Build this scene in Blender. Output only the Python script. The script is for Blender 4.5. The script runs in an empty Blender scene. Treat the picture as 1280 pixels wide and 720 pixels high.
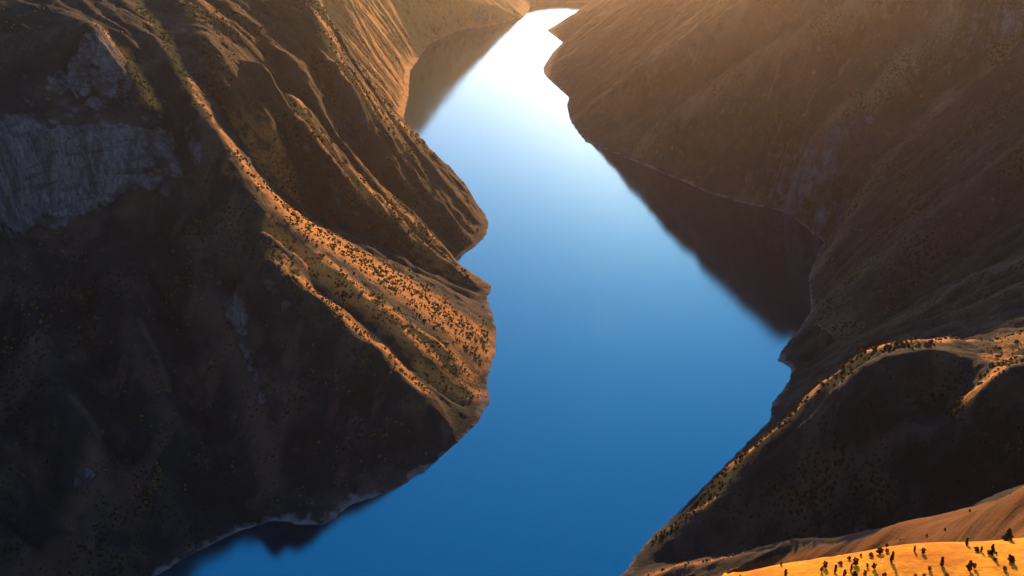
import bpy, math, random
import numpy as np

random.seed(7)
RNG = np.random.default_rng(11)
rad = math.radians
C = bpy.context.scene.collection

# ------------------------------------------------------------------ camera
H = 900.0                      # metres above the lake
PITCH = 24.0
FPX = 1256.1                   # focal length in pixels for a 1280 px wide picture
SP, CP = math.sin(rad(PITCH)), math.cos(rad(PITCH))
SUN_AZ = 11.0                  # degrees to the right of +Y
SUN_EL = 11.0


def P(u, v, z):
    """A point at height z seen at (u, v) of the 1280x720 photograph."""
    s = (360 - v) / FPX
    t = (H - z) / (SP - CP * s)
    return (t * (u - 640) / FPX, t * (CP + SP * s), z)


def proj(x, y, z):
    fw = y * CP + (H - z) * SP
    up = y * SP - (H - z) * CP
    return 640 + x / fw * FPX, 360 - up / fw * FPX


def pp(*pts):
    return [P(*p) for p in pts]


# ------------------------------------------------------------------ noise
def _hash(ix, iy, seed):
    h = (ix * 374761393 + iy * 668265263 + seed * 1442695041) & 0xFFFFFFFF
    h = ((h ^ (h >> 13)) * 1274126177) & 0xFFFFFFFF
    return ((h ^ (h >> 16)) & 0xFFFFFF) / float(0xFFFFFF)


def vnoise(x, y, seed=0):
    ix, iy = np.floor(x).astype(np.int64), np.floor(y).astype(np.int64)
    fx, fy = x - ix, y - iy
    fx = fx * fx * fx * (fx * (fx * 6 - 15) + 10)
    fy = fy * fy * fy * (fy * (fy * 6 - 15) + 10)
    a, b = _hash(ix, iy, seed), _hash(ix + 1, iy, seed)
    c, d = _hash(ix, iy + 1, seed), _hash(ix + 1, iy + 1, seed)
    return (a + (b - a) * fx) * (1 - fy) + (c + (d - c) * fx) * fy


def fbm(x, y, scale, octs=4, seed=0, gain=0.5):
    out, amp, tot, f = 0.0, 1.0, 0.0, 1.0 / scale
    for k in range(octs):
        out = out + amp * (vnoise(x * f + 17.3 * k, y * f - 9.1 * k, seed + k) * 2 - 1)
        tot += amp
        amp *= gain
        f *= 2.03
    return out / tot


def ridged(x, y, scale, octs=4, seed=0, gain=0.5):
    out, amp, tot, f = 0.0, 1.0, 0.0, 1.0 / scale
    for k in range(octs):
        n = 1 - np.abs(vnoise(x * f + 7.7 * k, y * f + 3.1 * k, seed + k) * 2 - 1)
        out = out + amp * n * n
        tot += amp
        amp *= gain
        f *= 2.07
    return out / tot


# ------------------------------------------------------------------ the land: shores, crests and gullies
left_shore = ([(-760, -700, 0), (-740, -200, 0), (-700, 200, 0), (-640, 550, 0)] + pp(
    (30, 880, 0), (100, 810, 0), (150, 760, 0), (195, 720, 0), (250, 690, 0), (300, 665, 0), (345, 650, 0),
    (378, 660, 0), (410, 655, 0), (440, 632, 0), (480, 618, 0),
    (500, 610, 0), (540, 582, 0), (570, 556, 0), (600, 527, 0), (612, 505, 0), (612, 470, 0), (622, 435, 0),
    (620, 400, 0), (610, 372, 0), (617, 358, 0), (600, 346, 0), (568, 326, 0), (590, 312, 0), (607, 297, 0),
    (613, 277, 0)) + [(-90, 2560, 0), (-175, 2720, 0), (-290, 2830, 0), (-370, 3000, 0), (-400, 3230, 0)] + pp(
    (505, 148, 0), (511, 120, 0), (513, 89, 0), (537, 55, 0), (575, 38, 0), (612, 33, 0), (655, 22, 0),
    (662, 12, 0), (664, 4, 0)))
right_shore = ([(-330, -700, 0), (-310, -200, 0), (-260, 200, 0), (-170, 600, 0), (-20, 860, 0)] + pp(
    (780, 712, 0), (808, 675, 0), (841, 645, 0), (879, 607, 0), (936, 550, 0), (962, 524, 0), (964, 503, 0),
    (985, 477, 0), (988, 460, 0), (971, 451, 0), (974, 440, 0), (997, 413, 0), (1013, 389, 0), (1010, 345, 0),
    (1030, 302, 0), (1008, 284, 0), (980, 264, 0), (925, 253, 0), (885, 241, 0), (845, 223, 0), (801, 205, 0),
    (757, 187, 0), (732, 178, 0), (722, 166, 0), (712, 150, 0), (708, 131, 0), (711, 122, 0), (695, 108, 0),
    (681, 95, 0), (678, 85, 0), (690, 66, 0), (703, 53, 0), (683, 38, 0), (712, 20, 0), (742, 3, 0)))
water_poly = left_shore + right_shore[::-1]

N1_SHOULDER = pp((1290, 422, 332), (1240, 432, 304), (1205, 425, 311), (1174, 420, 327), (1118, 423, 319), (1085, 438, 300), (1049, 461, 278),
                 (1015, 491, 224), (982, 531, 181), (930, 569, 132), (885, 620, 84))
N2_SHOULDER = pp((1265, 452, 355), (1238, 469, 345), (1210, 491, 327), (1193, 513, 305))
A_SHOULDER = pp((170, 0, 612), (208, 53, 552), (231, 95, 512), (259, 142, 461), (289, 178, 411), (308, 210, 380), (325, 235, 350))
A2_SHOULDER = pp((119, 10, 636), (138, 44, 586), (164, 80, 536), (191, 133, 475))
B_SHOULDER = pp((298, 311, 325), (348, 323, 294), (393, 366, 246), (442, 404, 197), (481, 436, 150), (526, 483, 86))
D_SHOULDER = pp((370, 120, 427), (388, 160, 371), (414, 187, 324), (448, 230, 250), (492, 262, 177), (536, 288, 107))
E_SHOULDER = pp((396, 0, 555), (409, 27, 515), (421, 86, 425), (448, 107, 385), (487, 143, 288), (526, 175, 202))
K_SHOULDER = pp((270, 350, 272), (310, 450, 186), (333, 520, 121))
I_SHOULDER = pp((177, 409, 241), (195, 438, 216), (211, 490, 166))
J_SHOULDER = pp((89, 496, 209), (118, 531, 176), (130, 572, 136))


def ease(pl):
    out = []
    for (x, y, zz) in pl:
        u, v = proj(x, y, zz)
        q = min(1.0, max(0.0, (zz - 220) / 130))
        out.append(P(u, v, zz * (.88 + .12 * q * q * (3 - 2 * q))))
    return out


def between(a, b, n, drop):
    def at(l, f):
        l = np.array(l)
        c = np.r_[0, np.cumsum(np.linalg.norm(np.diff(l[:, :2], axis=0), axis=1))]
        return [np.interp(f * c[-1], c, l[:, k]) for k in range(3)]
    out = []
    for k in range(n):
        p, q = at(a, (k + .5) / n), at(b, (k + .5) / n)
        d = drop * math.sin(math.pi * (k + .8) / (n + .6))
        out.append(((p[0] + q[0]) / 2, (p[1] + q[1]) / 2, max(4.0, (p[2] + q[2]) / 2 - d)))
    return out


FLANK = pp((352, 282, 311), (387, 300, 281), (417, 319, 253), (462, 355, 204), (506, 397, 151), (542, 422, 103), (572, 447, 54))
lines = [
    FLANK,
    # left bank: the buttress with its cliff, and the lit spur
    pp((155, 0, 620), (191, 53, 560), (213, 95, 520), (240, 142, 470), (271, 178, 420), (290, 210, 390),
       (307, 235, 365), (322, 265, 335), (340, 290, 320), (375, 310, 290), (405, 329, 262), (450, 365, 213),
       (494, 407, 160), (530, 432, 112), (561, 457, 62), (600, 480, 6)),
    pp((345, 254, 288), (417, 284, 190), (505, 323, 95), (583, 357, 20)),
    pp((289, 315, 330), (339, 329, 300), (383, 373, 253), (433, 412, 203), (472, 443, 156), (517, 490, 92),
       (562, 524, 30)),
    pp((318, 300, 300), (370, 340, 252), (420, 374, 208), (480, 425, 143), (540, 470, 68), (585, 500, 8)),
    pp((110, 10, 640), (129, 44, 590), (155, 80, 540), (182, 133, 480), (205, 168, 440)),
    pp((-90, 175, 520), (0, 160, 500), (60, 155, 485), (130, 150, 473), (190, 162, 452), (214, 180, 427)),
    pp((-90, 325, 340), (0, 305, 333), (60, 290, 326), (130, 255, 350), (200, 228, 382), (224, 207, 406)),
    pp((165, 40, 585), (190, 80, 525), (215, 130, 468), (238, 188, 400), (250, 245, 345), (268, 290, 315),
       (310, 380, 235), (350, 450, 165), (375, 530, 95), (384, 630, 3)),
    pp((225, 285, 328), (262, 352, 275), (303, 452, 190), (327, 522, 125), (335, 580, 66), (340, 640, 6)),
    pp((190, 310, 300), (235, 400, 213), (262, 490, 130), (275, 580, 62), (290, 665, 3)),
    pp((130, 335, 305), (169, 411, 245), (187, 440, 220), (204, 492, 170), (215, 560, 110), (230, 640, 48)),
    pp((90, 370, 275), (130, 450, 195), (160, 540, 122), (180, 640, 45), (200, 713, 4)),
    pp((30, 380, 300), (50, 430, 265), (82, 498, 213), (111, 533, 180), (124, 574, 140), (135, 640, 83), (150, 720, 25)),
    pp((-30, 430, 255), (30, 500, 195), (70, 600, 112), (95, 700, 40), (118, 775, 3)),
    pp((-80, 470, 270), (-20, 580, 205), (20, 660, 120), (45, 770, 40)),
    # the faces behind, up to the silhouette that ends at the water
    pp((244, 0, 600), (258, 44, 560), (275, 85, 510), (290, 120, 470)),
    pp((285, 30, 560), (307, 98, 480), (338, 151, 410), (362, 200, 338), (372, 240, 275)),
    pp((330, 40, 560), (360, 124, 432), (378, 164, 376), (403, 191, 330), (439, 235, 255), (483, 267, 182),
       (528, 293, 112), (560, 312, 48)),
    pp((260, 110, 480), (310, 190, 378), (345, 238, 295)),
    pp((340, 100, 450), (372, 185, 345), (395, 240, 255)),
    pp((540, 325, 80), (585, 344, 34), (611, 355, 4)),
    pp((378, -30, 600), (385, 0, 560), (399, 27, 520), (412, 89, 430), (439, 111, 390), (479, 147, 292),
       (519, 178, 205), (560, 208, 115), (590, 235, 55), (608, 262, 14)),
    pp((372, 70, 480), (400, 125, 400), (430, 180, 300), (460, 225, 196), (510, 262, 115), (560, 298, 30), (586, 310, 3)),
    [P(378, -30, 600), (-700, 2750, 720), (-1000, 2800, 820)],
    [P(155, 0, 620), (-900, 2200, 730), (-1050, 2600, 850), (-1200, 3500, 820), (-1250, 4500, 720), (-1100, 6000, 520)],
    [(-900, 2000, 700), (-1300, 1600, 820), (-1500, 1000, 800), (-1400, 0, 700), (-1400, -700, 700)],
    # far left mountain
    pp((425, -10, 390), (440, 0, 350), (470, 70, 150), (495, 125, 40)),
    pp((460, -40, 330), (480, 0, 200), (505, 30, 115), (532, 53, 6)),
    pp((560, -20, 200), (600, 5, 120), (640, 12, 40)),
    [(-900, 4300, 600), (-640, 5000, 540), (-530, 5600, 640), (-350, 6050, 460), (-130, 6120, 250), (50, 6180, 70)],
    # far end
    [(-300, 6900, 160), (0, 7000, 60), (300, 7100, 40), (560, 7000, 70), (800, 6800, 200)],
    [(-1500, 8500, 500), (-300, 8500, 150), (700, 8500, 130), (1800, 8500, 500)],
    # right mountain
    pp((740, 130, 60), (790, 90, 195), (850, 50, 325), (930, 0, 465)) + [(900, 3000, 640)],
    pp((805, 178, 50), (830, 150, 125), (900, 100, 270), (1000, 40, 425), (1080, 0, 520)) + [(1100, 2600, 700)],
    pp((945, 235, 50), (960, 225, 85), (1020, 170, 210), (1090, 110, 340), (1180, 40, 470)) + [(1250, 2300, 700)],
    pp((1035, 310, 40), (1060, 275, 100), (1100, 205, 215), (1190, 120, 350), (1280, 70, 440)) + [(1400, 2300, 640)],
    pp((978, 438, 5), (1040, 380, 90), (1110, 320, 190), (1200, 240, 310), (1280, 180, 400)) + [(1150, 1650, 560)],
    pp((1050, 432, 55), (1120, 385, 115), (1200, 310, 222), (1280, 250, 300)),
    pp((720, 60, 80), (780, 20, 220), (810, 0, 300)) + [(800, 4000, 520)],
    pp((700, 30, 20), (730, 10, 62), (760, 0, 95)) + [(650, 5200, 300)],
    [(900, 6000, 480), (950, 5300, 520), (1050, 4500, 680), (1200, 3500, 820), (1400, 2600, 850), (1500, 1800, 780),
     (1400, 1000, 700), (1000, 300, 680), (700, -500, 700)],
    # near right hill
    pp((1100, 415, 115), (1130, 400, 145), (1174, 378, 192), (1219, 344, 245), (1280, 333, 282)) + [(1000, 1450, 420)],
    [P(1060, 440, 100), P(1120, 425, 190), (640, 1330, 240), (760, 1300, 300)],
    pp((1290, 438, 340), (1240, 452, 314), (1205, 446, 324), (1174, 435, 343), (1127, 441, 332), (1100, 452, 318), (1057, 473, 288),
       (1015, 513, 230), (985, 544, 187), (936, 578, 138), (893, 627, 90), (865, 654, 62), (822, 680, 28),
       (794, 706, 6)),
    pp((1160, 515, 298), (1090, 560, 234), (1020, 600, 171), (960, 640, 110)),
    N1_SHOULDER, N2_SHOULDER, A_SHOULDER, A2_SHOULDER, B_SHOULDER, D_SHOULDER, E_SHOULDER, K_SHOULDER, I_SHOULDER, J_SHOULDER,
    pp((1300, 452, 372), (1279, 460, 363), (1252, 471, 354), (1227, 489, 338), (1208, 510, 319), (1202, 524, 303), (1188, 557, 278)),
    pp((850, 704, 28), (900, 694, 42), (940, 690, 62), (980, 686, 84), (1050, 681, 130), (1100, 674, 165), (1150, 668, 185), (1200, 657, 200), (1240, 640, 222), (1290, 612, 262)),
    pp((1185, 450, 322), (1165, 500, 285), (1150, 580, 225)),
    [P(1300, 450, 365), (760, 1000, 430), (1000, 900, 560)],
    pp((808, 713, 32), (870, 702, 72), (940, 682, 112), (1000, 673, 152), (1050, 672, 200), (1082, 663, 232),
       (1125, 655, 272), (1155, 662, 310), (1190, 653, 362), (1214, 637, 402), (1240, 627, 432), (1280, 602, 472)) + [(430, 560, 540), (600, 500, 600)],
    [(20, 930, 2), (180, 880, 30), (270, 800, 110), (315, 700, 235), (325, 620, 350), (310, 560, 440), P(1285, 668, 492)],
    # meadow
    [(0, 360, 420), (60, 400, 515)] + pp((850, 724, 548), (875, 718, 552), (978, 700, 564), (1082, 681, 575), (1129, 674, 577), (1200, 673, 575), (1290, 672, 572)) + [(330, 440, 575)],
    [(60, 340, 556), (110, 378, 573), (200, 372, 588), (300, 375, 592)],
    [(100, 250, 612), (250, 250, 625), (400, 300, 628)],
    [(80, 0, 640), (300, 0, 660)], [(60, -700, 640), (300, -700, 660)],
]

for i_ in (0, 1, 3, 4, 5, 8, 9, 10, 11, 12, 13, 14, 15):
    lines[i_] = ease(lines[i_])
for nm in ('A_SHOULDER', 'A2_SHOULDER', 'B_SHOULDER', 'K_SHOULDER', 'I_SHOULDER', 'J_SHOULDER'):
    q = ease(globals()[nm])
    globals()[nm][:] = q
SP_P = pp((712, 150, 0), (740, 130, 60), (790, 90, 195), (850, 50, 325), (930, 0, 465))
SP_Q = pp((790, 200, 0), (805, 178, 50), (900, 100, 270), (1000, 40, 425), (1080, 0, 520))
SP_T = pp((925, 253, 0), (960, 225, 85), (1020, 170, 210), (1090, 110, 340), (1180, 40, 470))
SP_S = pp((1012, 345, 0), (1060, 275, 100), (1100, 205, 215), (1190, 120, 350), (1280, 70, 440))
lines += [between(SP_P, SP_Q, 6, 60), between(SP_Q, SP_T, 6, 55), between(SP_T, SP_S, 6, 60)]

CELL = 8.0
X0, X1, Y0, Y1 = -2400.0, 2400.0, -704.0, 8512.0


def in_poly(px, py, poly):
    inside = np.zeros(px.shape, bool)
    n = len(poly)
    for i in range(n):
        xa, ya = poly[i][0], poly[i][1]
        xb, yb = poly[(i + 1) % n][0], poly[(i + 1) % n][1]
        if ya == yb:
            continue
        c = ((ya > py) != (yb > py)) & (px < (xb - xa) * (py - ya) / (yb - ya) + xa)
        inside ^= c
    return inside


def dense(pl, step):
    out = []
    for a, b in zip(pl[:-1], pl[1:]):
        a, b = np.array(a, float), np.array(b, float)
        n = max(1, int(np.linalg.norm((b - a)[:2]) / step))
        for k in range(n):
            out.append(a + (b - a) * k / n)
    out.append(np.array(pl[-1], float))
    return np.array(out)


allpts = np.concatenate([dense(l, 3.0) for l in lines] + [dense(left_shore, 3.0), dense(right_shore, 3.0)])


def level(cell):
    nx, ny = int(round((X1 - X0) / cell)) + 1, int(round((Y1 - Y0) / cell)) + 1
    xs, ys = X0 + np.arange(nx) * cell, Y0 + np.arange(ny) * cell
    gx, gy = np.meshgrid(xs, ys)
    s, n = np.zeros((ny, nx)), np.zeros((ny, nx))
    ix = np.clip(np.round((allpts[:, 0] - X0) / cell).astype(int), 0, nx - 1)
    iy = np.clip(np.round((allpts[:, 1] - Y0) / cell).astype(int), 0, ny - 1)
    np.add.at(s, (iy, ix), allpts[:, 2])
    np.add.at(n, (iy, ix), 1)
    fixed = n > 0
    val = np.where(fixed, s / np.maximum(n, 1), 0)
    w = in_poly(gx, gy, water_poly)
    deep = w & ~fixed
    val[deep] = -14
    return fixed | deep, val, w, gx, gy


def resize(a, ny, nx):
    yy, xx = np.linspace(0, a.shape[0] - 1, ny), np.linspace(0, a.shape[1] - 1, nx)
    return bilerp(a, *np.meshgrid(xx, yy))


def bilerp(a, fx, fy):
    ix = np.clip(fx.astype(int), 0, a.shape[1] - 2)
    iy = np.clip(fy.astype(int), 0, a.shape[0] - 2)
    tx, ty = np.clip(fx - ix, 0, 1), np.clip(fy - iy, 0, 1)
    return (a[iy, ix] * (1 - tx) + a[iy, ix + 1] * tx) * (1 - ty) + (a[iy + 1, ix] * (1 - tx) + a[iy + 1, ix + 1] * tx) * ty


def cubic(a, fx, fy):
    """Catmull-Rom resampling of grid a."""
    ix = np.clip(fx.astype(int), 1, a.shape[1] - 3)
    iy = np.clip(fy.astype(int), 1, a.shape[0] - 3)
    tx, ty = np.clip(fx - ix, 0, 1), np.clip(fy - iy, 0, 1)

    def w(t):
        return (-.5 * t + t * t - .5 * t ** 3, 1 - 2.5 * t * t + 1.5 * t ** 3, .5 * t + 2 * t * t - 1.5 * t ** 3, -.5 * t * t + .5 * t ** 3)
    wx, wy = w(tx), w(ty)
    out = 0
    for j in range(4):
        row = 0
        for i in range(4):
            row = row + wx[i] * a[iy + j - 1, ix + i - 1]
        out = out + wy[j] * row
    return out


def blur(a, n=1):
    for _ in range(n):
        p = np.pad(a, 1, mode='edge')
        a = (p[:-2, 1:-1] + p[2:, 1:-1] + p[1:-1, :-2] + p[1:-1, 2:] + 2 * p[1:-1, 1:-1]) / 6
    return a


z = None
for k, cell in enumerate([128, 64, 32, 16, 8]):
    fixed, val, wet, gx, gy = level(cell)
    ny, nx = fixed.shape
    z = np.full((ny, nx), 300.0) if z is None else resize(z, ny, nx)
    z[fixed] = val[fixed]
    red = ((np.arange(ny)[:, None] + np.arange(nx)[None, :]) % 2) == 0
    w_ = 1.85
    for it in range([400, 200, 120, 90, 60][k]):
        for colour in (red, ~red):
            p = np.pad(z, 1, mode='edge')
            avg = (p[:-2, 1:-1] + p[2:, 1:-1] + p[1:-1, :-2] + p[1:-1, 2:]) * 0.25
            m = colour & ~fixed
            z[m] += w_ * (avg[m] - z[m])
XS, YS = gx[0], gy[:, 0]
NX, NY = len(XS), len(YS)
land = ~wet
z = np.where(land, blur(z, 2), z)

# rough it up, then let water carve gullies
hgt = np.clip(z / 60.0, 0, 1)
meadow_mask = np.clip(1 - np.hypot((gx - 190) / 330, (gy - 260) / 260), 0, 1)
meadow_mask = np.clip(meadow_mask * 3, 0, 1)
meadow_mask = np.maximum(meadow_mask, 0.8 * np.clip(1.6 - np.hypot((gx - 360) / 140, (gy - 680) / 190), 0, 1))
z0 = z.copy()
calm = np.zeros_like(z)
for p in dense(pp((330, 262, 310), (370, 290, 265), (430, 325, 195), (500, 365, 120), (560, 405, 60), (600, 430, 15)), 30):
    calm = np.maximum(calm, np.exp(-((gx - p[0]) ** 2 + (gy - p[1]) ** 2) / 130.0 ** 2))
meadow_soft = np.maximum(meadow_mask, 0.75 * calm)
crag = in_poly(gx, gy, [p[:2] for p in lines[6]] + [P(224, 192, 420)[:2]] + [p[:2] for p in lines[7]][::-1])
meadow_soft = np.maximum(meadow_soft, 0.8 * np.clip(blur(crag.astype(float), 3) * 2, 0, 1))
rough = hgt * (1 - 0.93 * meadow_soft)
wx = gx + 30 * fbm(gx, gy, 160, 3, 5)
wy = gy + 30 * fbm(gx, gy, 160, 3, 9)
z = z + rough * (19 * fbm(wx, wy, 210, 4, 21) + 14 * (ridged(wx, wy, 85, 4, 31) - .5))


def carve(z, y_lo, y_hi, x_lo, x_hi, iters, K):
    j0, j1 = int((y_lo - Y0) / CELL), int((y_hi - Y0) / CELL)
    i0, i1 = int((x_lo - X0) / CELL), int((x_hi - X0) / CELL)
    s = z[j0:j1, i0:i1].copy()
    soft = (1 - 0.97 * meadow_soft[j0:j1, i0:i1])
    ny, nx = s.shape
    idx = np.arange(ny * nx).reshape(ny, nx)
    nb = [(-1, 0, 1.), (1, 0, 1.), (0, -1, 1.), (0, 1, 1.), (-1, -1, 1.414), (-1, 1, 1.414), (1, -1, 1.414), (1, 1, 1.414)]
    for it in range(iters):
        best = np.zeros_like(s)
        rec = idx.copy()
        sp = np.pad(s, 1, mode='edge')
        for dy, dx, d in nb:
            sl = (s - sp[1 + dy:1 + dy + ny, 1 + dx:1 + dx + nx]) / (d * CELL)
            ok = sl > best
            ok[0, :] = ok[-1, :] = False
            ok[:, 0] = ok[:, -1] = False
            best = np.where(ok, sl, best)
            rec = np.where(ok, idx + dy * nx + dx, rec)
        order = np.argsort(-s.ravel()).tolist()
        r = rec.ravel().tolist()
        A = [1.0] * (ny * nx)
        for i in order:
            q = r[i]
            if q != i:
                A[q] += A[i]
        A = np.array(A).reshape(ny, nx)
        drop = s - s.ravel()[rec]
        cut = K * np.power(A, 0.42) * best
        cut = np.minimum(cut, 0.45 * drop) * soft
        cut = np.where(s > 2, cut, 0)
        s = s - blur(cut, 1)
        p = np.pad(s, 1, mode='edge')
        lap = (p[:-2, 1:-1] + p[2:, 1:-1] + p[1:-1, :-2] + p[1:-1, 2:]) * .25 - s
        s = s + 0.30 * lap * (s > 2)
    out = z.copy()
    out[j0:j1, i0:i1] = s
    return out, (j0, j1, i0, i1)


z, win = carve(z, 250, 5600, -1300, 1500, 14, 0.36)
# give back the mass the carving took so crests keep their places
low_new, low_old = blur(z, 40), blur(z0, 40)
z = z + (low_old - low_new) * hgt
z = np.where(land, np.maximum(z, 0.3 + 0 * z), z)
z = np.where(wet, -14 * np.clip(blur(wet.astype(float), 6) * 2 - .9, 0.02, 1), z)
z = np.where(land & (z0 < 60), np.maximum(z, 0.3 + z0 * 0.5), z)

ZG = z
AG = blur(z, 14)


def height(x, y):
    return cubic(ZG, (x - X0) / CELL, (y - Y0) / CELL)


# ------------------------------------------------------------------ fine, unevenly spaced sheet
def spaced(lo, hi, fn):
    out = [lo]
    while out[-1] < hi:
        out.append(out[-1] + fn(out[-1]))
    out[-1] = hi
    return np.array(out)


ys = spaced(Y0 + 2 * CELL, Y1 - 2 * CELL, lambda y: 14 if y < 150 else (2.0 if y < 480 else (3.0 if y < 1900 else min(16, 0.0016 * y))))
xs = spaced(X0 + 2 * CELL, X1 - 2 * CELL, lambda x: 3.2 if -1000 < x < 1150 else 12)
FX, FY = np.meshgrid(xs, ys)
FZ = height(FX, FY)
gyy, gxx = np.gradient(FZ, ys, xs)
slope = np.hypot(gxx, gyy)
mm = bilerp(meadow_mask, (FX - X0) / CELL, (FY - Y0) / CELL)
hh = np.clip((FZ - 1) / 45, 0, 1)
steep = np.clip((slope - 0.95) / 0.8, 0, 1)
# rock: steep faces, and the buttress cliff
det = hh * (1 - 0.96 * mm) * (1 - 0.55 * bilerp(calm, (FX - X0) / CELL, (FY - Y0) / CELL))
n1 = fbm(FX + 9 * fbm(FX, FY, 40, 2, 3), FY + 9 * fbm(FX, FY, 40, 2, 4), 34, 4, 41)
n2 = ridged(FX, FY, 22, 3, 51) - .5
n3 = ridged(FX + 14 * n1, FY + 14 * n1, 62, 4, 57, .55) - .45
FZ = FZ + det * (3.2 * n1 + 3.0 * n2 * (0.5 + steep) + 9.0 * n3 * (0.35 + np.clip(slope, 0, 1)))
FZ = FZ + steep * 12.0 * hh * (ridged(FX + 20 * n1, FY * .6, 42, 3, 66) - .4) + steep * 4.0 * hh * ridged(FX * 1.0, FY * 1.0, 13, 3, 61)
FZ = np.where((FZ > 0) & (FZ < 1.5) & (hh < .05), FZ, FZ)
print('sheet', FZ.shape, FZ.min(), FZ.max())

# regions of the land, so each mountain or hill is an object of its own
cl = np.array([(-540, -700), (-470, 550), (-300, 860), (-150, 1100), (120, 1350), (230, 1700), (270, 2100), (230, 2500),
               (80, 2900), (-60, 3300), (-60, 3900), (-100, 4400), (20, 5200), (200, 5900), (300, 6400), (300, 8600)])
cx = np.interp(FY, cl[:, 1], cl[:, 0])
left = FX < cx
g1 = np.array([p[:2] for p in pp((583, 357, 20), (505, 323, 95), (417, 284, 190), (345, 254, 288), (310, 190, 378), (260, 110, 480), (200, -20, 610))])
o = np.argsort(-g1[:, 0])
yA = np.interp(-FX, -g1[o, 0], g1[o, 1])
g2 = np.array([p[:2] for p in pp((1000, 425, 0), (1050, 432, 55), (1120, 385, 115), (1200, 310, 222), (1280, 250, 300))] + [(1300, 1600), (2400, 1600)])
yN = np.interp(FX, g2[:, 0], g2[:, 1])
g3 = np.array([(-300, 700), (20, 975), (240, 975), (300, 945), (345, 915), (375, 900), (430, 860), (480, 700), (530, 580), (2400, 300)])
yM = np.interp(FX, g3[:, 0], g3[:, 1])
region = np.zeros(FX.shape, int)
region[left] = 1
region[left & (FY > yA)] = 2
region[left & (FY > 3050)] = 3
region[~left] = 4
region[~left & (FY > 6300)] = 7
region[left & (FY > 6300)] = 7
region[~left & (FY < yN)] = 5
region[~left & (FY < yM)] = 6

# dry golden grass, also sunlight painted on crests (elsewhere dark, shade-toned scrub and heath)
def near_line(pts, width):
    q = dense(pts, min(12.0, width * .6))[:, :2]
    d2 = np.full(FX.shape, 1e12)
    x0, x1 = q[:, 0].min() - 3 * width, q[:, 0].max() + 3 * width
    y0, y1 = q[:, 1].min() - 3 * width, q[:, 1].max() + 3 * width
    ia, ib = np.searchsorted(xs, [x0, x1])
    ja, jb = np.searchsorted(ys, [y0, y1])
    sx, sy = FX[ja:jb, ia:ib], FY[ja:jb, ia:ib]
    d = np.full(sx.shape, 1e12)
    for a in q:
        d = np.minimum(d, (sx - a[0]) ** 2 + (sy - a[1]) ** 2)
    out = np.zeros(FX.shape)
    out[ja:jb, ia:ib] = np.exp(-d / (width * width))
    return out


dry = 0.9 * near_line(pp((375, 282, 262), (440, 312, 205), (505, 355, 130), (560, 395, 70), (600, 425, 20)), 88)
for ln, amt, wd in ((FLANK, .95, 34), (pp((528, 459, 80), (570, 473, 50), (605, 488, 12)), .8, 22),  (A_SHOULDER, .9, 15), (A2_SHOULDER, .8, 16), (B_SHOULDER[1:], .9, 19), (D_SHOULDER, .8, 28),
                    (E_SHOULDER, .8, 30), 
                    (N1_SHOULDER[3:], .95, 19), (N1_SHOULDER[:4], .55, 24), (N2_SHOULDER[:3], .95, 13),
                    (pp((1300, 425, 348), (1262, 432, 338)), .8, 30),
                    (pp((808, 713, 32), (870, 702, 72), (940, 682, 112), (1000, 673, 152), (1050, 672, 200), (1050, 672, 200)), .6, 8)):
    dry = np.maximum(dry, amt * near_line(ln, wd))  # gold strips on the sunward side of crests paint in their light
dry = np.maximum(dry, (region == 6) * np.clip(1.18 - np.hypot((FX - 190) / 300, (FY - 230) / 235), 0, .25) * 4)
dry = np.maximum(dry, 0.75 * (region == 3))
rocky = near_line(pp((-60, 235, 430), (0, 225, 425), (60, 215, 415), (130, 200, 405), (190, 190, 405), (216, 190, 415)), 70)
slope_light = .65 * near_line(pp((233, 306, 322), (262, 352, 270), (303, 452, 182), (327, 522, 118), (335, 580, 62)), 22)  # faint light on shaded rib crests, painted as a paler brown
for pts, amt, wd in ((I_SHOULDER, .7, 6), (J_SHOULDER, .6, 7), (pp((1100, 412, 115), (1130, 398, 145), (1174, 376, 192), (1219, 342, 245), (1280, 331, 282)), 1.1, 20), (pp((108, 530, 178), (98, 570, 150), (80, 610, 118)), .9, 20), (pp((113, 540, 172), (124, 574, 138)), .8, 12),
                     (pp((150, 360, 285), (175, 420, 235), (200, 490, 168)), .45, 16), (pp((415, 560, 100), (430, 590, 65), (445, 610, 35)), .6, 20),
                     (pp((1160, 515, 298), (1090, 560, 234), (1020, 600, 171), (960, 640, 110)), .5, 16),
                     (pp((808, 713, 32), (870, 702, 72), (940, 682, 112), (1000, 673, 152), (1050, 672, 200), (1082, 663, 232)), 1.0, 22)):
    slope_light = np.maximum(slope_light, amt * near_line(pts, wd))
streak = fbm(FX - .35 * FY, FY * .3 + FX * .1, 38, 4, 71)  # downslope streaks, painted paler so the unlit gullies show relief
slope_light = np.maximum(slope_light, (region == 1) * np.clip((streak - .12) * 2.2, 0, .55))
slope_light = np.maximum(slope_light, (region == 5) * np.clip((streak - .2) * 2.0, 0, .4))
wall = in_poly(FX, FY, [p[:2] for p in lines[6]] + [P(224, 192, 420)[:2]] + [p[:2] for p in lines[7]][::-1])
wall = blur(wall.astype(float), 4)
upper = in_poly(FX, FY, [p[:2] for p in lines[6]] + [p[:2] for p in lines[5]][::-1] + [P(-90, 40, 640)[:2]])
rocky = np.maximum(rocky, 1.7 * np.clip(wall * 2.2, 0, 1))
rocky = np.maximum(rocky, 1.25 * blur(upper.astype(float), 4))
rocky = np.maximum(rocky, 1.5 * near_line(K_SHOULDER, 13))
rocky = np.maximum(rocky, 1.4 * near_line(pp((111, 540, 170), (95, 575, 140), (80, 600, 120)), 15))
rocky = np.maximum(rocky, 0.7 * near_line(pp((30, 20, 640), (-40, 10, 650)), 60))
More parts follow.
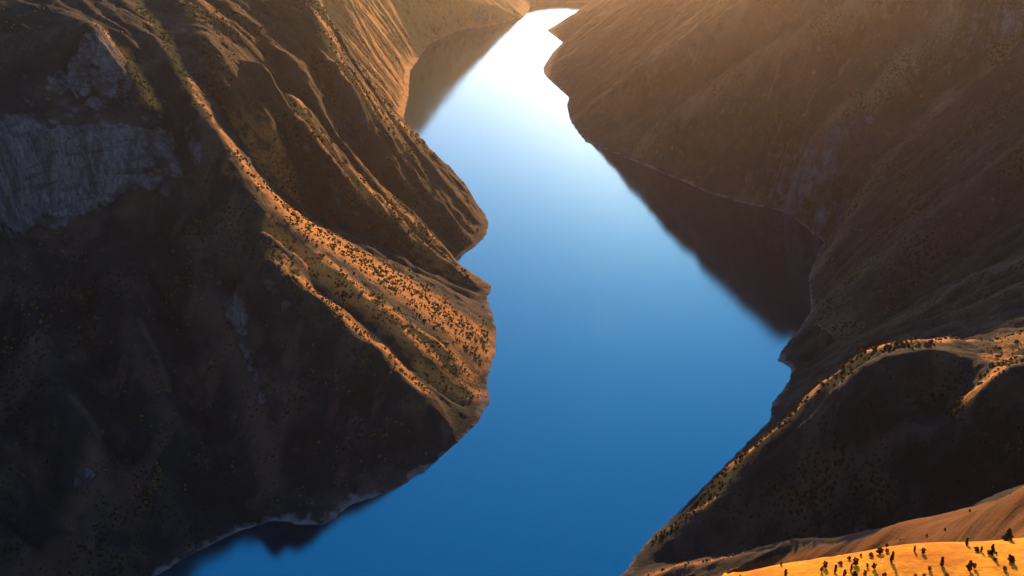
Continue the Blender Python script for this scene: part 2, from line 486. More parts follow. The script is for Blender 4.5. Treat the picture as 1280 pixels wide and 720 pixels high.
rocky = np.maximum(rocky, 0.75 * near_line(pp((425, 600, 60), (445, 560, 90), (420, 545, 110)), 26))
rocky = np.maximum(rocky, 0.25 * (region >= 3))
rocky = np.maximum(rocky, 0.8 * near_line(pp((1150, 60, 440), (1090, 130, 310), (1040, 190, 180)), 34))
rocky = np.maximum(rocky, 0.8 * near_line(pp((1270, 30, 520), (1200, 110, 370), (1150, 170, 270)), 30))
dry = np.maximum(dry, (region == 4) * np.clip(.12 + .9 * fbm(FX + .6 * FY, FY * .5, 240, 4, 91), 0, .6) * np.clip((1150 - FX) / 450, 0, 1))  # bands of hazy light painted into the grass tone, fading rightward
for ln in (SP_P, SP_Q, SP_T, SP_S):
    dry = np.maximum(dry, .62 * near_line(ln, 42) * (.6 + .8 * vnoise(FX / 60, FY / 60, 3)))
dry = np.maximum(dry, (region == 2) * np.clip(.05 + .7 * fbm(FX, FY, 150, 4, 93), 0, .4))


def grid_object(name, sel, mat, label=None):
    ny, nx = FX.shape
    jj, ii = np.nonzero(sel[:-1, :-1])
    a = jj * nx + ii
    quads = np.stack([a, a + 1, a + nx + 1, a + nx], 1)
    used, inv = np.unique(quads, return_inverse=True)
    co = np.stack([FX.ravel()[used], FY.ravel()[used], FZ.ravel()[used]], 1).astype(np.float32)
    me = bpy.data.meshes.new(name)
    me.vertices.add(len(used))
    me.vertices.foreach_set('co', co.ravel())
    nq = len(quads)
    me.loops.add(nq * 4)
    me.loops.foreach_set('vertex_index', inv.astype(np.int32).ravel())
    me.polygons.add(nq)
    me.polygons.foreach_set('loop_start', np.arange(nq, dtype=np.int32) * 4)
    me.update(calc_edges=True)
    me.polygons.foreach_set('use_smooth', np.ones(nq, bool))
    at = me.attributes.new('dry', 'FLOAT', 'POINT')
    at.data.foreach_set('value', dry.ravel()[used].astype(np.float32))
    at = me.attributes.new('slope_light', 'FLOAT', 'POINT')
    at.data.foreach_set('value', slope_light.ravel()[used].astype(np.float32))
    at = me.attributes.new('rocky', 'FLOAT', 'POINT')
    at.data.foreach_set('value', rocky.ravel()[used].astype(np.float32))
    me.materials.append(mat)
    ob = bpy.data.objects.new(name, me)
    C.objects.link(ob)
    ob['kind'] = 'structure'
    if label:
        ob['label'] = label
    return ob


# ------------------------------------------------------------------ materials
def new_mat(name):
    m = bpy.data.materials.new(name)
    m.use_nodes = True
    nt = m.node_tree
    nt.nodes.clear()
    out = nt.nodes.new('ShaderNodeOutputMaterial')
    return m, nt, out


class N:
    def __init__(s, nt):
        s.nt = nt

    def __call__(s, kind, **kw):
        n = s.nt.nodes.new('ShaderNode' + kind)
        ins = kw.pop('ins', {})
        for k, v in kw.items():
            setattr(n, k, v)
        for k, v in ins.items():
            if hasattr(v, 'is_output') or isinstance(v, bpy.types.NodeSocket):
                s.nt.links.new(v, n.inputs[k])
            else:
                n.inputs[k].default_value = v
        return n

    def ramp(s, fac, stops):
        n = s('ValToRGB', ins={'Fac': fac})
        e = n.color_ramp.elements
        e[0].position, e[0].color = stops[0][0], (*stops[0][1], 1)
        e[1].position, e[1].color = stops[-1][0], (*stops[-1][1], 1)
        for p, c in stops[1:-1]:
            q = e.new(p)
            q.color = (*c, 1)
        return n.outputs[0]

    def mix(s, fac, a, b):
        n = s('Mix', data_type='RGBA')
        for i, v in ((0, fac), (6, a), (7, b)):
            if isinstance(v, bpy.types.NodeSocket):
                s.nt.links.new(v, n.inputs[i])
            else:
                n.inputs[i].default_value = v if i == 0 else (*v, 1)
        return n.outputs[2]

    def math(s, op, a, b=0.0, clamp=False):
        n = s('Math', operation=op, use_clamp=clamp)
        for i, v in ((0, a), (1, b)):
            if isinstance(v, bpy.types.NodeSocket):
                s.nt.links.new(v, n.inputs[i])
            else:
                n.inputs[i].default_value = v
        return n.outputs[0]

    def noise(s, scale, detail=5, rough=0.6, vec=None, dist=0.0):
        n = s('TexNoise', ins={'Scale': scale, 'Detail': detail, 'Roughness': rough, 'Distortion': dist})
        if vec is None:
            vec = s.pos
        s.nt.links.new(vec, n.inputs['Vector'])
        return n.outputs['Fac']


def land_mat(name, grass, grass2, shrub, rock, rock2, shrub_amt=0.5, rock_lo=0.60, bump=1.0, heath=(0.010, 0.019, 0.021), hv=5.5):
    m, nt, out = new_mat(name)
    n = N(nt)
    geo = n('NewGeometry')
    n.pos = geo.outputs['Position']
    nz = n('SeparateXYZ', ins={0: geo.outputs['Normal']}).outputs[2]
    big = n.noise(0.006, 4, 0.6)
    mid = n.noise(0.03, 5, 0.65)
    fine = n.noise(0.22, 4, 0.7)
    g = n.mix(n.ramp(mid, [(0.38, (0, 0, 0)), (0.62, (1, 1, 1))]), grass, grass2)
    g = n.mix(n.math('MULTIPLY', n.ramp(fine, [(0.4, (0, 0, 0)), (0.65, (1, 1, 1))]), 0.45), g, [c * .55 for c in grass2])
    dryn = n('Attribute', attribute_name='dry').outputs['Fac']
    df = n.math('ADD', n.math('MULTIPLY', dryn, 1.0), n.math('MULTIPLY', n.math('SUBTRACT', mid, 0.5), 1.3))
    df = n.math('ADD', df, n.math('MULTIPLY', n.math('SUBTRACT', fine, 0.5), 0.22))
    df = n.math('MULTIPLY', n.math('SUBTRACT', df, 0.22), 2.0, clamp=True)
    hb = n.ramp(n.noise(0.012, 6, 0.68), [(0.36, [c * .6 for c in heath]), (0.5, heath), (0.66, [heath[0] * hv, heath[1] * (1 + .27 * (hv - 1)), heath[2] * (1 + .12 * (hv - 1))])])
    sl_ = n.math('ADD', n('Attribute', attribute_name='slope_light').outputs['Fac'], n.math('MULTIPLY', n.math('SUBTRACT', mid, 0.5), 1.1))
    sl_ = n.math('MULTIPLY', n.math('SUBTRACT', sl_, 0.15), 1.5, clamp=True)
    hb = n.mix(sl_, hb, (0.064, 0.045, 0.038))  # painted slope light, a brown paler than the heath
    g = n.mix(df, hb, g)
    # scrub patches: clumps a few metres across, denser where the large noise is high
    vor = n('TexVoronoi', ins={'Scale': 0.16, 'Vector': n.pos, 'Randomness': 1.0})
    d = n.math('ADD', vor.outputs['Distance'], n.math('MULTIPLY', fine, 0.35))
    cover = n.math('ADD', n.math('MULTIPLY', n.math('SUBTRACT', big, 0.5), 1.6), n.math('MULTIPLY', n.math('SUBTRACT', mid, 0.5), 1.4))
    thr = n.math('ADD', cover, 0.15 + shrub_amt)
    sh = n.math('MULTIPLY', n.math('SUBTRACT', thr, d), 5.0, clamp=True)
    col = n.mix(sh, g, n.mix(fine, [c * .6 for c in shrub], [c * 1.25 for c in shrub]))
    # rock on steep faces
    cmb = n('Mapping', ins={'Vector': n.pos, 'Scale': (1.5, 1.5, 0.2)})
    strat = n.noise(0.03, 9, 0.72, cmb.outputs[0], 0.25)
    crk = n('TexVoronoi', feature='DISTANCE_TO_EDGE', ins={'Scale': 0.075, 'Randomness': 1.0})
    wv = n('VectorMath', operation='ADD')
    nv = n('TexNoise', ins={'Scale': 0.05, 'Detail': 5.0, 'Vector': n.pos})
    sv = n('VectorMath', operation='SCALE', ins={0: nv.outputs['Color'], 'Scale': 26.0})
    nt.links.new(cmb.outputs[0], wv.inputs[0])
    nt.links.new(sv.outputs[0], wv.inputs[1])
    nt.links.new(wv.outputs[0], crk.inputs['Vector'])
    crack = n.math('MULTIPLY', crk.outputs['Distance'], 5.0, clamp=True)
    led = n('Mapping', ins={'Vector': n.pos, 'Scale': (0.25, 0.25, 1.6)})
    ledge = n.noise(0.06, 5, 0.65, led.outputs[0], 0.4)
    rk = n.ramp(strat, [(0.30, [c * .45 for c in rock]), (0.45, rock), (0.56, rock2), (0.66, [c * .8 for c in rock]), (0.78, [rock2[0] * 1.1, rock2[1] * .95, rock2[2] * .8])])
    rk = n.mix(n.math('MULTIPLY', n.math('SUBTRACT', 1.0, crack), 0.25), rk, [c * .5 for c in rock])
    rk = n.mix(n.ramp(ledge, [(0.54, (0, 0, 0)), (0.64, (.5, .5, .5))]), rk, [c * .9 for c in heath])
    strat = n.math('ADD', strat, n.math('MULTIPLY', crack, 0.25))
    rf = n.math('ADD', nz, n.math('MULTIPLY', n.math('SUBTRACT', mid, 0.5), 0.9))
    rfac = n.math('MULTIPLY', n.math('SUBTRACT', n.math('ADD', rock_lo - 0.2, n.math('MULTIPLY', n('Attribute', attribute_name='rocky').outputs['Fac'], 0.32)), rf), 6.0, clamp=True)
    col = n.mix(rfac, col, rk)
    # pale stony margin at the waterline
    zc = n('SeparateXYZ', ins={0: n.pos}).outputs[2]
    sf = n.math('MULTIPLY', n.math('SUBTRACT', n.math('ADD', 3.5, n.math('MULTIPLY', n.math('SUBTRACT', mid, 0.5), 26.0)), zc), 0.25, clamp=True)
    col = n.mix(sf, col, [c * 0.75 for c in rock2])
    hmix = n.math('ADD', n.math('MULTIPLY', fine, 0.7), n.math('MULTIPLY', sh, 1.0))
    hmix = n.math('ADD', hmix, n.math('MULTIPLY', n.math('MULTIPLY', strat, rfac), 5.0))
    b = n('Bump', ins={'Strength': bump, 'Distance': 3.0, 'Height': hmix})
    bs = n('BsdfPrincipled', ins={'Base Color': col, 'Roughness': 0.95, 'Specular IOR Level': 0.1, 'Normal': b.outputs[0]})
    nt.links.new(bs.outputs[0], out.inputs[0])
    return m


GOLD, GOLD2 = (0.62, 0.275, 0.072), (0.40, 0.175, 0.052)
SHRUB = (0.014, 0.018, 0.009)
ROCK, ROCK2 = (0.075, 0.082, 0.095), (0.165, 0.165, 0.18)
BROWN = (0.052, 0.032, 0.019)
mats = {
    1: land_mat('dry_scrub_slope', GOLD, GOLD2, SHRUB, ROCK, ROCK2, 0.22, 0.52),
    2: land_mat('dry_ridge_slope', GOLD, GOLD2, SHRUB, ROCK, ROCK2, 0.34, 0.50, heath=BROWN, hv=1.8),
    3: land_mat('far_slope', GOLD, GOLD2, SHRUB, ROCK, ROCK2, 0.25, 0.50, heath=(0.12, 0.07, 0.035), hv=1.5),
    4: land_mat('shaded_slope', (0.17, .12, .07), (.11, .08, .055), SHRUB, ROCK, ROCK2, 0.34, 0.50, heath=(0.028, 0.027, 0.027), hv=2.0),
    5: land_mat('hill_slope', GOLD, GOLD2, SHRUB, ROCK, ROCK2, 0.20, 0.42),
    6: land_mat('meadow_grass', (0.80, 0.345, 0.02), (0.46, 0.165, 0.012), (0.16, .09, .02), ROCK, ROCK2, -0.30, 0.30, 0.5, heath=(0.125, 0.052, 0.016), hv=1.3),
}
names = {1: 'cliff_mountain', 2: 'ridge_mountain', 3: 'distant_mountain', 4: 'canyon_mountain', 5: 'scrub_hill', 6: 'meadow_hill', 7: 'distant_hills'}
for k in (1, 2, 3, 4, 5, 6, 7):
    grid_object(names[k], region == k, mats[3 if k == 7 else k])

# water
m, nt, out = new_mat('lake_water')
n = N(nt)
n.pos = n('NewGeometry').outputs['Position']
rip = n.noise(0.35, 4, 0.6)
swell = n.noise(0.02, 3, 0.5)
b = n('Bump', ins={'Strength': 0.3, 'Distance': 0.16, 'Height': rip})
lane = n('Mapping', ins={'Vector': n.pos, 'Scale': (1.0, 0.35, 1.0), 'Rotation': (0, 0, 0.5)})
lanes = n.noise(0.006, 5, 0.6, lane.outputs[0], 0.6)
rgh = n.math('ADD', 0.03, n.math('MULTIPLY', n.ramp(lanes, [(0.42, (0, 0, 0)), (0.62, (1, 1, 1))]), 0.05))
bs = n('BsdfPrincipled', ins={'Base Color': (0.0, 0.172, 0.30, 1), 'Metallic': 0.96,  'Roughness': rgh, 'IOR': 1.33, 'Normal': b.outputs[0]})
nt.links.new(bs.outputs[0], out.inputs[0])
me = bpy.data.meshes.new('lake')
S = 9000
me.from_pydata([(-3000, -1500, 0), (3000, -1500, 0), (3000, 9000, 0), (-3000, 9000, 0)], [], [(0, 1, 2, 3)])
me.materials.append(m)
lake = bpy.data.objects.new('lake_water', me)
C.objects.link(lake)
lake['kind'] = 'structure'

# ------------------------------------------------------------------ plants
IXS, IYS = np.arange(len(xs)), np.arange(len(ys))


def ground(x, y):
    return bilerp(FZ, np.interp(x, xs, IXS), np.interp(y, ys, IYS))


def field(a, x, y):
    return bilerp(a, np.interp(x, xs, IXS), np.interp(y, ys, IYS))


def on_ground(u, v):
    """Where the line of sight through pixel (u, v) first meets the land."""
    s = (360 - v) / FPX
    t = np.arange(330.0, 2500.0, 0.5)
    x, y, zz = t * (u - 640) / FPX, t * (CP + SP * s), H - t * (SP - CP * s)
    k = int(np.argmax(ground(x, y) >= zz))
    return float(x[k]), float(y[k]), float(ground(x[k:k + 1], y[k:k + 1])[0])


def leaf_mat(name, dark, light, scale=1.6, glow=0.4):
    m, nt, out = new_mat(name)
    n = N(nt)
    n.pos = n('NewGeometry').outputs['Position']
    f = n.noise(scale, 3, 0.6)
    info = n('ObjectInfo').outputs['Random']
    col = n.mix(n.ramp(f, [(0.35, (0, 0, 0)), (0.65, (1, 1, 1))]), dark, light)
    hv = n('HueSaturation', ins={'Hue': 0.5, 'Saturation': 1.0, 'Value': n.math('ADD', 0.7, n.math('MULTIPLY', info, 0.6)), 'Color': col})
    bs = n('BsdfPrincipled', ins={'Base Color': hv.outputs[0], 'Roughness': 0.85, 'Specular IOR Level': 0.15})
    tl = n('BsdfTranslucent', ins={'Color': hv.outputs[0]})
    mx = n('MixShader', ins={0: glow})
    nt.links.new(bs.outputs[0], mx.inputs[1])
    nt.links.new(tl.outputs[0], mx.inputs[2])
    nt.links.new(mx.outputs[0], out.inputs[0])
    return m


LEAF_DARK = leaf_mat('juniper_foliage', (0.012, 0.022, 0.010), (0.035, 0.05, 0.018))
LEAF_BROWN = leaf_mat('oak_foliage_brown', (0.09, 0.038, 0.014), (0.18, 0.075, 0.024))
LEAF_DRY = leaf_mat('dry_foliage', (0.17, 0.075, 0.016), (0.30, 0.14, 0.03))
SCRUB_MAT = leaf_mat('scrub_foliage', (0.05, 0.036, 0.014), (0.13, 0.08, 0.026), 0.12, 0.08)
m, nt, out = new_mat('bark')
n = N(nt)
n.pos = n('NewGeometry').outputs['Position']
bs = n('BsdfPrincipled', ins={'Base Color': n.mix(n.noise(6.0), (0.05, 0.035, 0.025), (0.12, 0.09, 0.065)), 'Roughness': 0.9})
nt.links.new(bs.outputs[0], out.inputs[0])
BARK = m


def mesh_of(name, vs, fs, mat):
    me = bpy.data.meshes.new(name)
    me.from_pydata([tuple(map(float, v)) for v in vs], [], fs)
    me.materials.append(mat)
    return me


def trunk_mesh(name, h, r, limbs, rnd, spread):
    vs, fs = [], []

    def tube(pts, rads, seg=6):
        base = len(vs)
        for p, q in zip(pts, rads):
            for k in range(seg):
                a = 2 * math.pi * k / seg
                vs.append((p[0] + q * math.cos(a), p[1] + q * math.sin(a), p[2]))
        for i in range(len(pts) - 1):
            for k in range(seg):
                a, b = base + i * seg + k, base + i * seg + (k + 1) % seg
                fs.append((a, b, b + seg, a + seg))
        fs.append(tuple(base + (len(pts) - 1) * seg + k for k in range(seg)))
    tube([(0, 0, -.6), (0, 0, 0.05), (.05 * h * rnd.uniform(-1, 1), 0, h * .35), (0, .04 * h * rnd.uniform(-1, 1), h * .62)], [r * 1.5, r * 1.15, r * .8, r * .35])
    for k in range(limbs):
        a = rnd.uniform(0, 6.28)
        z0 = h * rnd.uniform(.18, .42)
        L = spread * rnd.uniform(.5, .9)
        tube([(0, 0, z0), (.5 * L * math.cos(a), .5 * L * math.sin(a), z0 + .4 * L), (L * math.cos(a), L * math.sin(a), z0 + .95 * L)], [r * .5, r * .35, r * .12], 5)
    return mesh_of(name, vs, fs, BARK)


def crown_mesh(name, h, w, shape, n, leaf, rnd, mat):
    """n small leaf sprays spread through clumps in the crown's volume."""
    vs, fs, cl = [], [], []
    nc = {'cone': 26, 'column': 20, 'round': 16, 'wide': 18}[shape]
    for k in range(nc):
        a = rnd.uniform(0, 6.28)
        if shape == 'cone':
            f = (k + .5) / nc
            rr, zz = w * (1 - f) * rnd.uniform(.35, .95), h * (.08 + .9 * f)
            cr = w * (.16 + .3 * (1 - f))
        elif shape == 'column':
            f = (k + .5) / nc
            rr, zz = w * .55 * rnd.uniform(.2, 1) * math.sin(math.pi * min(1, f * .8 + .2)) ** .5, h * (.06 + .88 * f)
            cr = w * .45
        else:
            f = rnd.uniform(0, 1)
            rr = w * math.sqrt(rnd.uniform(0, 1)) * .72 * math.sin(math.pi * (.18 + .75 * f)) ** .6
            zz = h * ((.2 if shape == 'round' else .22) + .68 * f)
            cr = w * rnd.uniform(.26, .42)
        cl.append((rr * math.cos(a), rr * math.sin(a), zz, cr))
    for k in range(n):
        c = cl[k % nc]
        while True:
            d = [rnd.uniform(-1, 1) for _ in range(3)]
            q = math.sqrt(sum(t * t for t in d))
            if .35 < q < 1:
                break
        p = [c[0] + d[0] * c[3], c[1] + d[1] * c[3], c[2] + d[2] * c[3] * .85]
        p[2] = max(p[2], .12 * h * rnd.uniform(.4, 1))
        s = leaf * rnd.uniform(.6, 1.4)
        nrm = np.array(d) / q + np.array([rnd.uniform(-.6, .6) for _ in range(3)])
        nrm /= np.linalg.norm(nrm)
        t1 = np.cross(nrm, [rnd.uniform(-1, 1), rnd.uniform(-1, 1), rnd.uniform(-1, 1)])
        t1 /= np.linalg.norm(t1) + 1e-9
        t2 = np.cross(nrm, t1)
        b = len(vs)
        P0 = np.array(p)
        for a, e in ((-1, -.6), (.9, -.8), (1.1, .5), (-.2, 1.1)):
            vs.append(P0 + t1 * a * s + t2 * e * s + nrm * rnd.uniform(-.3, .3) * s)
        fs.append((b, b + 1, b + 2, b + 3))
    return mesh_of(name, vs, fs, mat)


def make_kind(kind, shape, h, w, n, leaf, mat, limbs, seed):
    rnd = random.Random(seed)
    return (kind, trunk_mesh(kind + '_trunk', h, .035 * h + .03, limbs, rnd, w), crown_mesh(kind + '_crown', h, w, shape, n, leaf, rnd, mat))


KINDS = {
    'cone': make_kind('conifer_tree', 'cone', 1, .30, 900, .045, LEAF_DARK, 0, 1),
    'column': make_kind('juniper_tree', 'column', 1, .21, 700, .042, LEAF_DARK, 1, 2),
    'columnb': make_kind('juniper_tree', 'column', 1, .24, 700, .042, LEAF_BROWN, 2, 3),
    'round': make_kind('round_tree', 'round', 1, .44, 900, .055, LEAF_BROWN, 4, 4),
    'roundb': make_kind('round_tree', 'round', 1, .40, 900, .055, LEAF_BROWN, 3, 5),
    'dark': make_kind('round_tree', 'round', 1, .40, 900, .055, LEAF_DARK, 4, 6),
    'wide': make_kind('bush', 'wide', 1, .75, 700, .08, LEAF_BROWN, 4, 7),
    'dry': make_kind('dry_bush', 'wide', 1, .48, 500, .07, LEAF_DRY, 3, 8),
    'crest_a': make_kind('crest_tree', 'round', 1, .45, 260, .10, LEAF_DARK, 3, 9),
    'crest_b': make_kind('crest_tree', 'column', 1, .30, 240, .09, LEAF_DARK, 1, 10),
    'crest_c': make_kind('crest_tree', 'wide', 1, .55, 240, .11, LEAF_BROWN, 3, 12),
}


def plant(kind, x, y, zz, h, label, category, group, rz, widen=1.0, name=None):
    nm, tr, cr = KINDS[kind]
    root = bpy.data.objects.new(name or nm, None)
    root.empty_display_size = .5
    C.objects.link(root)
    root.location = (x, y, zz)
    root.rotation_euler = (0, 0, rz)
    root.scale = (h * widen, h * widen, h)
    root['label'], root['category'], root['group'] = label, category, group
    for pn, me in (('trunk', tr), ('crown', cr)):
        o = bpy.data.objects.new(pn, me)
        o.parent = root
        C.objects.link(o)
    return root


MEADOW = [
    # u, v of the foot in the photograph, kind, height m, widen, label, category
    (976, 707, 'columnb', 3.0, 1.0, 'small brown tree standing alone on the left rim of the golden meadow', 'tree'),
    (981.5, 720, 'columnb', 4.2, 1.0, 'brown narrow tree cut by the bottom edge, below the lone rim tree', 'tree'),
    (925, 721, 'dry', 1.4, 1.0, 'tiny dry tuft at the far left tip of the golden meadow', 'bush'),
    (1031, 710, 'round', 4.0, .85, 'round brown tree, bigger of the touching pair left of the tree cluster', 'tree'),
    (1027, 715, 'roundb', 3.2, .8, 'smaller brown bush leaning against the round tree left of the cluster', 'bush'),
    (1043.5, 716, 'columnb', 5.0, .85, 'tall narrow brown tree just right of the touching pair', 'tree'),
    (1050, 706, 'dry', 2.2, 1.3, 'pale orange dry bush behind the tall narrow brown tree', 'bush'),
    (1055, 721, 'columnb', 4.2, 1.1, 'brown tree at the bottom edge between the tall narrow tree and the dark green one', 'tree'),
    (1061, 700, 'dry', 2.3, 1.0, 'faint ochre bush behind the densest group of meadow trees', 'bush'),
    (1063.5, 714, 'columnb', 4.3, .8, 'slim brown tree close against the left side of the dark round tree', 'tree'),
    (1069, 706.5, 'round', 4.2, 1.0, 'dark brown round tree in the middle of the densest group', 'tree'),
    (1068, 722, 'dark', 3.6, 1.1, 'dark green round tree on the bottom edge below the densest group', 'tree'),
    (1076, 696, 'roundb', 1.9, 1.1, 'small round brown bush upslope of the densest group', 'bush'),
    (1080.6, 721, 'dry', 4.0, .6, 'upright orange dry bush on the bottom edge right of the dark green tree', 'bush'),
    (1083.5, 709, 'roundb', 2.4, 1.0, 'small brown bush midway between the dark round tree and the next round one', 'bush'),
    (1088.5, 696, 'dry', 2.6, 1.2, 'dry orange brown bush left of the squarish brown tree', 'bush'),
    (1092.5, 711.5, 'roundb', 3.6, 1.0, 'lone round brown tree below the squarish brown tree', 'tree'),
    (1099, 692.5, 'round', 4.1, 1.05, 'squarish dark brown tree near the crest of the meadow', 'tree'),
    (1108.5, 684, 'roundb', 2.6, 1.0, 'small brown bush on the crest, upper of two in a line', 'bush'),
    (1108.5, 691, 'dry', 2.6, 1.0, 'small ochre bush on the crest, lower of two in a line', 'bush'),
    (1114, 702.5, 'column', 6.2, .9, 'tallest dark columnar tree below the two small crest bushes', 'tree'),
    (1105, 721, 'dry', 2.5, 1.0, 'faint orange bush on the bottom edge below the tall columnar tree', 'bush'),
    (1125, 675, 'dark', 1.6, 1.2, 'tiny dark bush on the very top line of the meadow', 'bush'),
    (1129.5, 674.5, 'dark', 1.2, 1.2, 'tiniest dark bush beside the one on the meadow top line', 'bush'),
    (1142.6, 689.5, 'columnb', 3.6, .9, 'narrow brown tree, left of the two standing side by side mid meadow', 'tree'),
    (1153.6, 692.5, 'round', 3.4, .9, 'round brown tree, right of the two standing side by side mid meadow', 'tree'),
    (1161.6, 713, 'dry', 2.4, 1.0, 'faint dry bush on open grass left of the black columnar tree', 'bush'),
    (1144, 721, 'dry', 1.7, 1.2, 'low dry tuft at the bottom edge, left of two tufts', 'bush'),
    (1155, 721, 'dry', 1.7, 1.3, 'low dry tuft at the bottom edge, right of two tufts', 'bush'),
    (1176.7, 707.5, 'column', 5.2, 1.05, 'black columnar tree alone on open golden grass', 'tree'),
    (1183, 721, 'dry', 2.2, 1.2, 'orange bush on the bottom edge below the lone black columnar tree', 'bush'),
    (1208, 681.5, 'column', 4.5, 1.1, 'dark columnar tree at the left end of the bush row on the meadow rim', 'tree'),
    (1212, 715, 'roundb', 6.4, .8, 'large oval brown tree low on the right part of the meadow', 'tree'),
    (1217.5, 711, 'dry', 3.4, .6, 'thin pale shoot touching the large oval brown tree', 'bush'),
    (1220, 688.5, 'wide', 2.2, 1.1, 'low wide brown bush right of the dark columnar rim tree', 'bush'),
    (1226, 690, 'columnb', 3.4, 1.0, 'slim brown bush between the low wide bush and the conical tree', 'bush'),
    (1238.7, 694, 'cone', 6.4, 1.0, 'dark green conical tree near the right end of the meadow rim', 'tree'),
    (1245, 693, 'dark', 1.6, 1.2, 'small dark bush at the foot of the conical tree', 'bush'),
    (1243, 700.5, 'dry', 1.4, 1.6, 'faint low bush below the conical tree', 'bush'),
    (1262.5, 702.5, 'round', 4.3, 1.0, 'round dark brown tree nearest the right edge of the meadow', 'tree'),
    (1266, 705, 'roundb', 3.0, 1.0, 'smaller brown bush tucked against the right side of the rightmost round tree', 'bush'),
    (1255.5, 713, 'dry', 2.4, 1.1, 'faint orange bush below the rightmost round tree', 'bush'),
    (1259, 675.5, 'cone', 7.4, 1.25, 'dark green tree standing alone on the brown slope above the meadow', 'tree'),
    (1158, 671, 'dark', 3.2, .8, 'small dark tree at the low left end of the brown slope', 'tree'),
    (1181, 663.5, 'dark', 3.2, 1.1, 'dark round bush on the lit edge of the brown slope', 'bush'),
    (1212, 640, 'dark', 3.4, 1.0, 'dark bush on the skyline bump of the brown slope', 'bush'),
]
for (u, v, kind, h, wd, lab, cat) in MEADOW:
    x, y, zz = on_ground(u, v)
    plant(kind, x, y, zz - .05, h, lab, cat, 'scattered trees and bushes on the golden meadow', random.uniform(0, 6.28), wd)

# trees that line the two sunlit crests of the near hill
N1 = pp((1174, 421, 345), (1120, 432, 330), (1073, 451, 300), (1035, 484, 255), (1007, 512, 217), (983, 536, 187), (936, 569, 138), (893, 621, 90), (865, 649, 62), (822, 673, 28))
N2 = pp((1300, 450, 365), (1280, 455, 350), (1243, 470, 340), (1219, 489, 325), (1200, 517, 302), (1191, 555, 276))
rnd = random.Random(5)
for line, count, spread, lab, grp in ((N1, 170, 34, 'small dark tree on the long sunlit crest that runs down to the lake', 'trees lining the long sunlit crest'),
                                      (N2, 46, 26, 'small dark tree on the short sunlit crest near the right edge', 'trees lining the short sunlit crest')):
    d = dense(line, 2.0)
    for k in range(count):
        p = d[rnd.randrange(len(d))]
        off = 4 + spread * rnd.random() ** 1.3
        x, y = p[0] + rnd.uniform(-6, 6), p[1] + off
        zz = float(ground(np.array([x]), np.array([y]))[0])
        if zz < 6:
            continue
        plant(rnd.choice(['crest_a', 'crest_a', 'crest_b', 'crest_c']), x, y, zz - .1, rnd.uniform(3.0, 6.2), lab, 'tree', grp, rnd.uniform(0, 6.28), rnd.uniform(.9, 1.25))


# scrub nobody could count: thousands of bushes on the slopes, one object per mountain
ico_v, ico_f = [], []
g_ = (1 + 5 ** .5) / 2
for a, b in ((-1, g_), (1, g_), (-1, -g_), (1, -g_)):
    ico_v += [(a, b, 0)]
for a, b in ((-1, g_), (1, g_), (-1, -g_), (1, -g_)):
    ico_v += [(0, a, b)]
for a, b in ((g_, -1), (g_, 1), (-g_, -1), (-g_, 1)):
    ico_v += [(a, 0, b)]
ico_v = np.array(ico_v) / math.hypot(1, g_)
ico_f = np.array([(0, 11, 5), (0, 5, 1), (0, 1, 7), (0, 7, 10), (0, 10, 11), (1, 5, 9), (5, 11, 4), (11, 10, 2), (10, 7, 6), (7, 1, 8),
                  (3, 9, 4), (3, 4, 2), (3, 2, 6), (3, 6, 8), (3, 8, 9), (4, 9, 5), (2, 4, 11), (6, 2, 10), (8, 6, 7), (9, 8, 1)])


def scrub(name, regions, box, tries, size, label, weight):
    x = RNG.uniform(box[0], box[1], tries)
    y = RNG.uniform(box[2], box[3], tries)
    j = np.clip(np.searchsorted(ys, y), 0, len(ys) - 1)
    i = np.clip(np.searchsorted(xs, x), 0, len(xs) - 1)
    ok = np.isin(region[j, i], regions)
    zz = ground(x, y)
    dr = field(dry, x, y)
    cl_ = fbm(x, y, 70, 3, 77) * .5 + fbm(x, y, 18, 2, 78) * .5
    ok &= (zz > 5) & (RNG.random(tries) < weight(dr, cl_, zz))
    u, v = proj(x, y, zz)
    ok &= (u > -60) & (u < 1340) & (v > -60) & (v < 780)
    x, y, zz = x[ok], y[ok], zz[ok]
    n_ = len(x)
    s = size * (.35 + 1.1 * RNG.random(n_) ** 1.8)
    V = ico_v[None] * (1 + RNG.uniform(-.28, .28, (n_, 12, 1)))
    V = V * np.stack([s * RNG.uniform(.8, 1.2, n_), s * RNG.uniform(.8, 1.2, n_), s * RNG.uniform(.75, 1.2, n_)], 1)[:, None]
    V = V + np.stack([x, y, zz + s * .45], 1)[:, None]
    F = (ico_f[None] + (np.arange(n_) * 12)[:, None, None]).reshape(-1, 3)
    me = bpy.data.meshes.new(name)
    me.vertices.add(n_ * 12)
    me.vertices.foreach_set('co', V.astype(np.float32).ravel())
    me.loops.add(len(F) * 3)
    me.loops.foreach_set('vertex_index', F.astype(np.int32).ravel())
    me.polygons.add(len(F))
    me.polygons.foreach_set('loop_start', np.arange(len(F), dtype=np.int32) * 3)
    me.update(calc_edges=True)
    me.materials.append(SCRUB_MAT)
    o = bpy.data.objects.new(name, me)
    C.objects.link(o)
    o['kind'] = 'stuff'
    o['label'] = label
    o['category'] = 'scrub'
    print(name, n_)


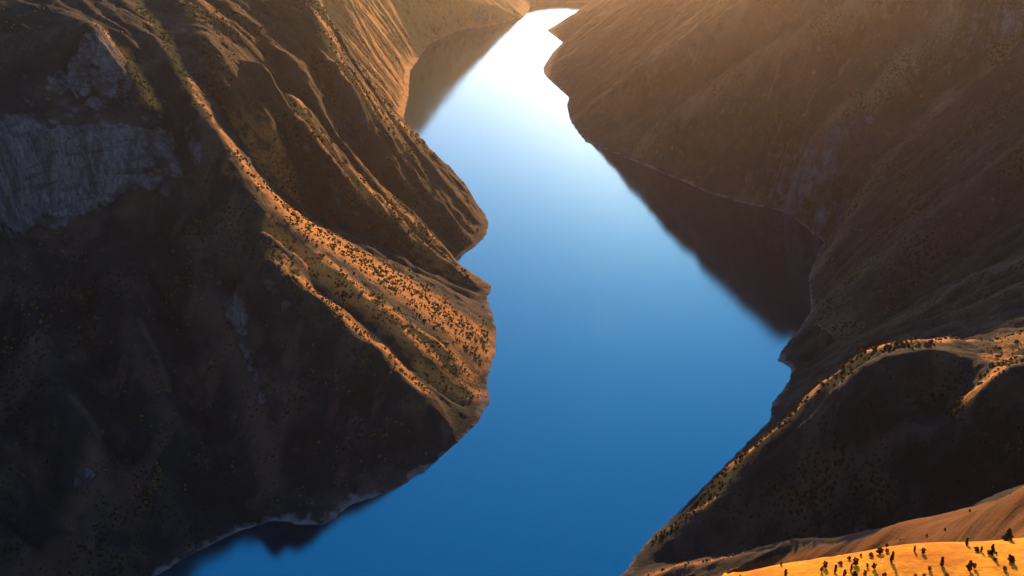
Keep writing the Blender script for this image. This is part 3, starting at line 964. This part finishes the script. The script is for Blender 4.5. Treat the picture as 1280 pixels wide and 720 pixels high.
scrub('scrub', [1], (-1000, 20, 1100, 2300), 130000, 2.0, 'dense low scrub dotting the sunlit spur and dark slopes of the near left mountain',
      lambda d, c, z_: np.clip(-.06 + .38 * d + .5 * c, 0, .5))
scrub('scrub', [2], (-900, 0, 1500, 3000), 50000, 2.6, 'low scrub along the ridges of the second left mountain above the bend',
      lambda d, c, z_: np.clip(-.05 + .6 * d + .5 * c, 0, .7))
scrub('scrub', [4], (150, 1400, 1500, 4000), 50000, 2.8, 'sparse scrub on the shaded mountain across the lake',
      lambda d, c, z_: np.clip(-.08 + .8 * c, 0, .4))
scrub('scrub', [5], (100, 950, 850, 1700), 40000, 2.0, 'scrub on the dark near hill right of the lake',
      lambda d, c, z_: np.clip(-.12 + .5 * d + .5 * c, 0, .6))


# haze
m, nt, out = new_mat('haze_air')
vol = nt.nodes.new('ShaderNodeVolumePrincipled')
vol.inputs['Color'].default_value = (1.0, 0.86, 0.74, 1)
vol.inputs['Density'].default_value = 0.0000132
vol.inputs['Anisotropy'].default_value = 0.9
nt.links.new(vol.outputs[0], out.inputs['Volume'])

if True:
    x0, x1, y0, y1, z0_, z1_ = -3100, 3100, -1600, 9100, -16, 1000
    vs = [(x, y, zz) for x in (x0, x1) for y in (y0, y1) for zz in (z0_, z1_)]
    me = bpy.data.meshes.new('haze')
    me.from_pydata(vs, [], [(0, 1, 3, 2), (4, 6, 7, 5), (0, 4, 5, 1), (2, 3, 7, 6), (0, 2, 6, 4), (1, 5, 7, 3)])
    me.materials.append(m)
    hz = bpy.data.objects.new('haze', me)
    C.objects.link(hz)
    hz['kind'] = 'stuff'

# ------------------------------------------------------------------ light
w = bpy.data.worlds.new('World')
bpy.context.scene.world = w
w.use_nodes = True
nt = w.node_tree
nt.nodes.clear()
wo = nt.nodes.new('ShaderNodeOutputWorld')
bg = nt.nodes.new('ShaderNodeBackground')
sky = nt.nodes.new('ShaderNodeTexSky')
sky.sky_type = 'NISHITA'
sky.sun_disc = False
sky.sun_elevation = rad(SUN_EL)
sky.sun_rotation = rad(SUN_AZ)
sky.altitude = 600
sky.ozone_density = 2.6
sky.dust_density = 0.6
bg.inputs[1].default_value = 0.14
nt.links.new(sky.outputs[0], bg.inputs[0])
nt.links.new(bg.outputs[0], wo.inputs[0])

sl = bpy.data.lights.new('sun', 'SUN')
sl.energy = 5.0
sl.angle = rad(0.5)
sl.color = (1.0, 0.53, 0.21)
so = bpy.data.objects.new('sun', sl)
C.objects.link(so)
so.rotation_euler = (rad(90 - SUN_EL), 0, rad(180 - SUN_AZ))

cam = bpy.data.cameras.new('camera')
cam.sensor_width = 36
cam.lens = FPX / 1280 * 36
cam.clip_start = 1
cam.clip_end = 30000
co = bpy.data.objects.new('camera', cam)
C.objects.link(co)
co.location = (0, 0, H)
co.rotation_euler = (rad(90 - PITCH), 0, 0)
sc = bpy.context.scene
sc.camera = co
sc.view_settings.view_transform = 'Standard'
sc.view_settings.look = 'None'
sc.view_settings.exposure = 1.1
sc.view_settings.gamma = 1.0
sc.render.engine = 'CYCLES'
sc.cycles.use_denoising = True
sc.cycles.max_bounces = 4
sc.cycles.volume_bounces = 1
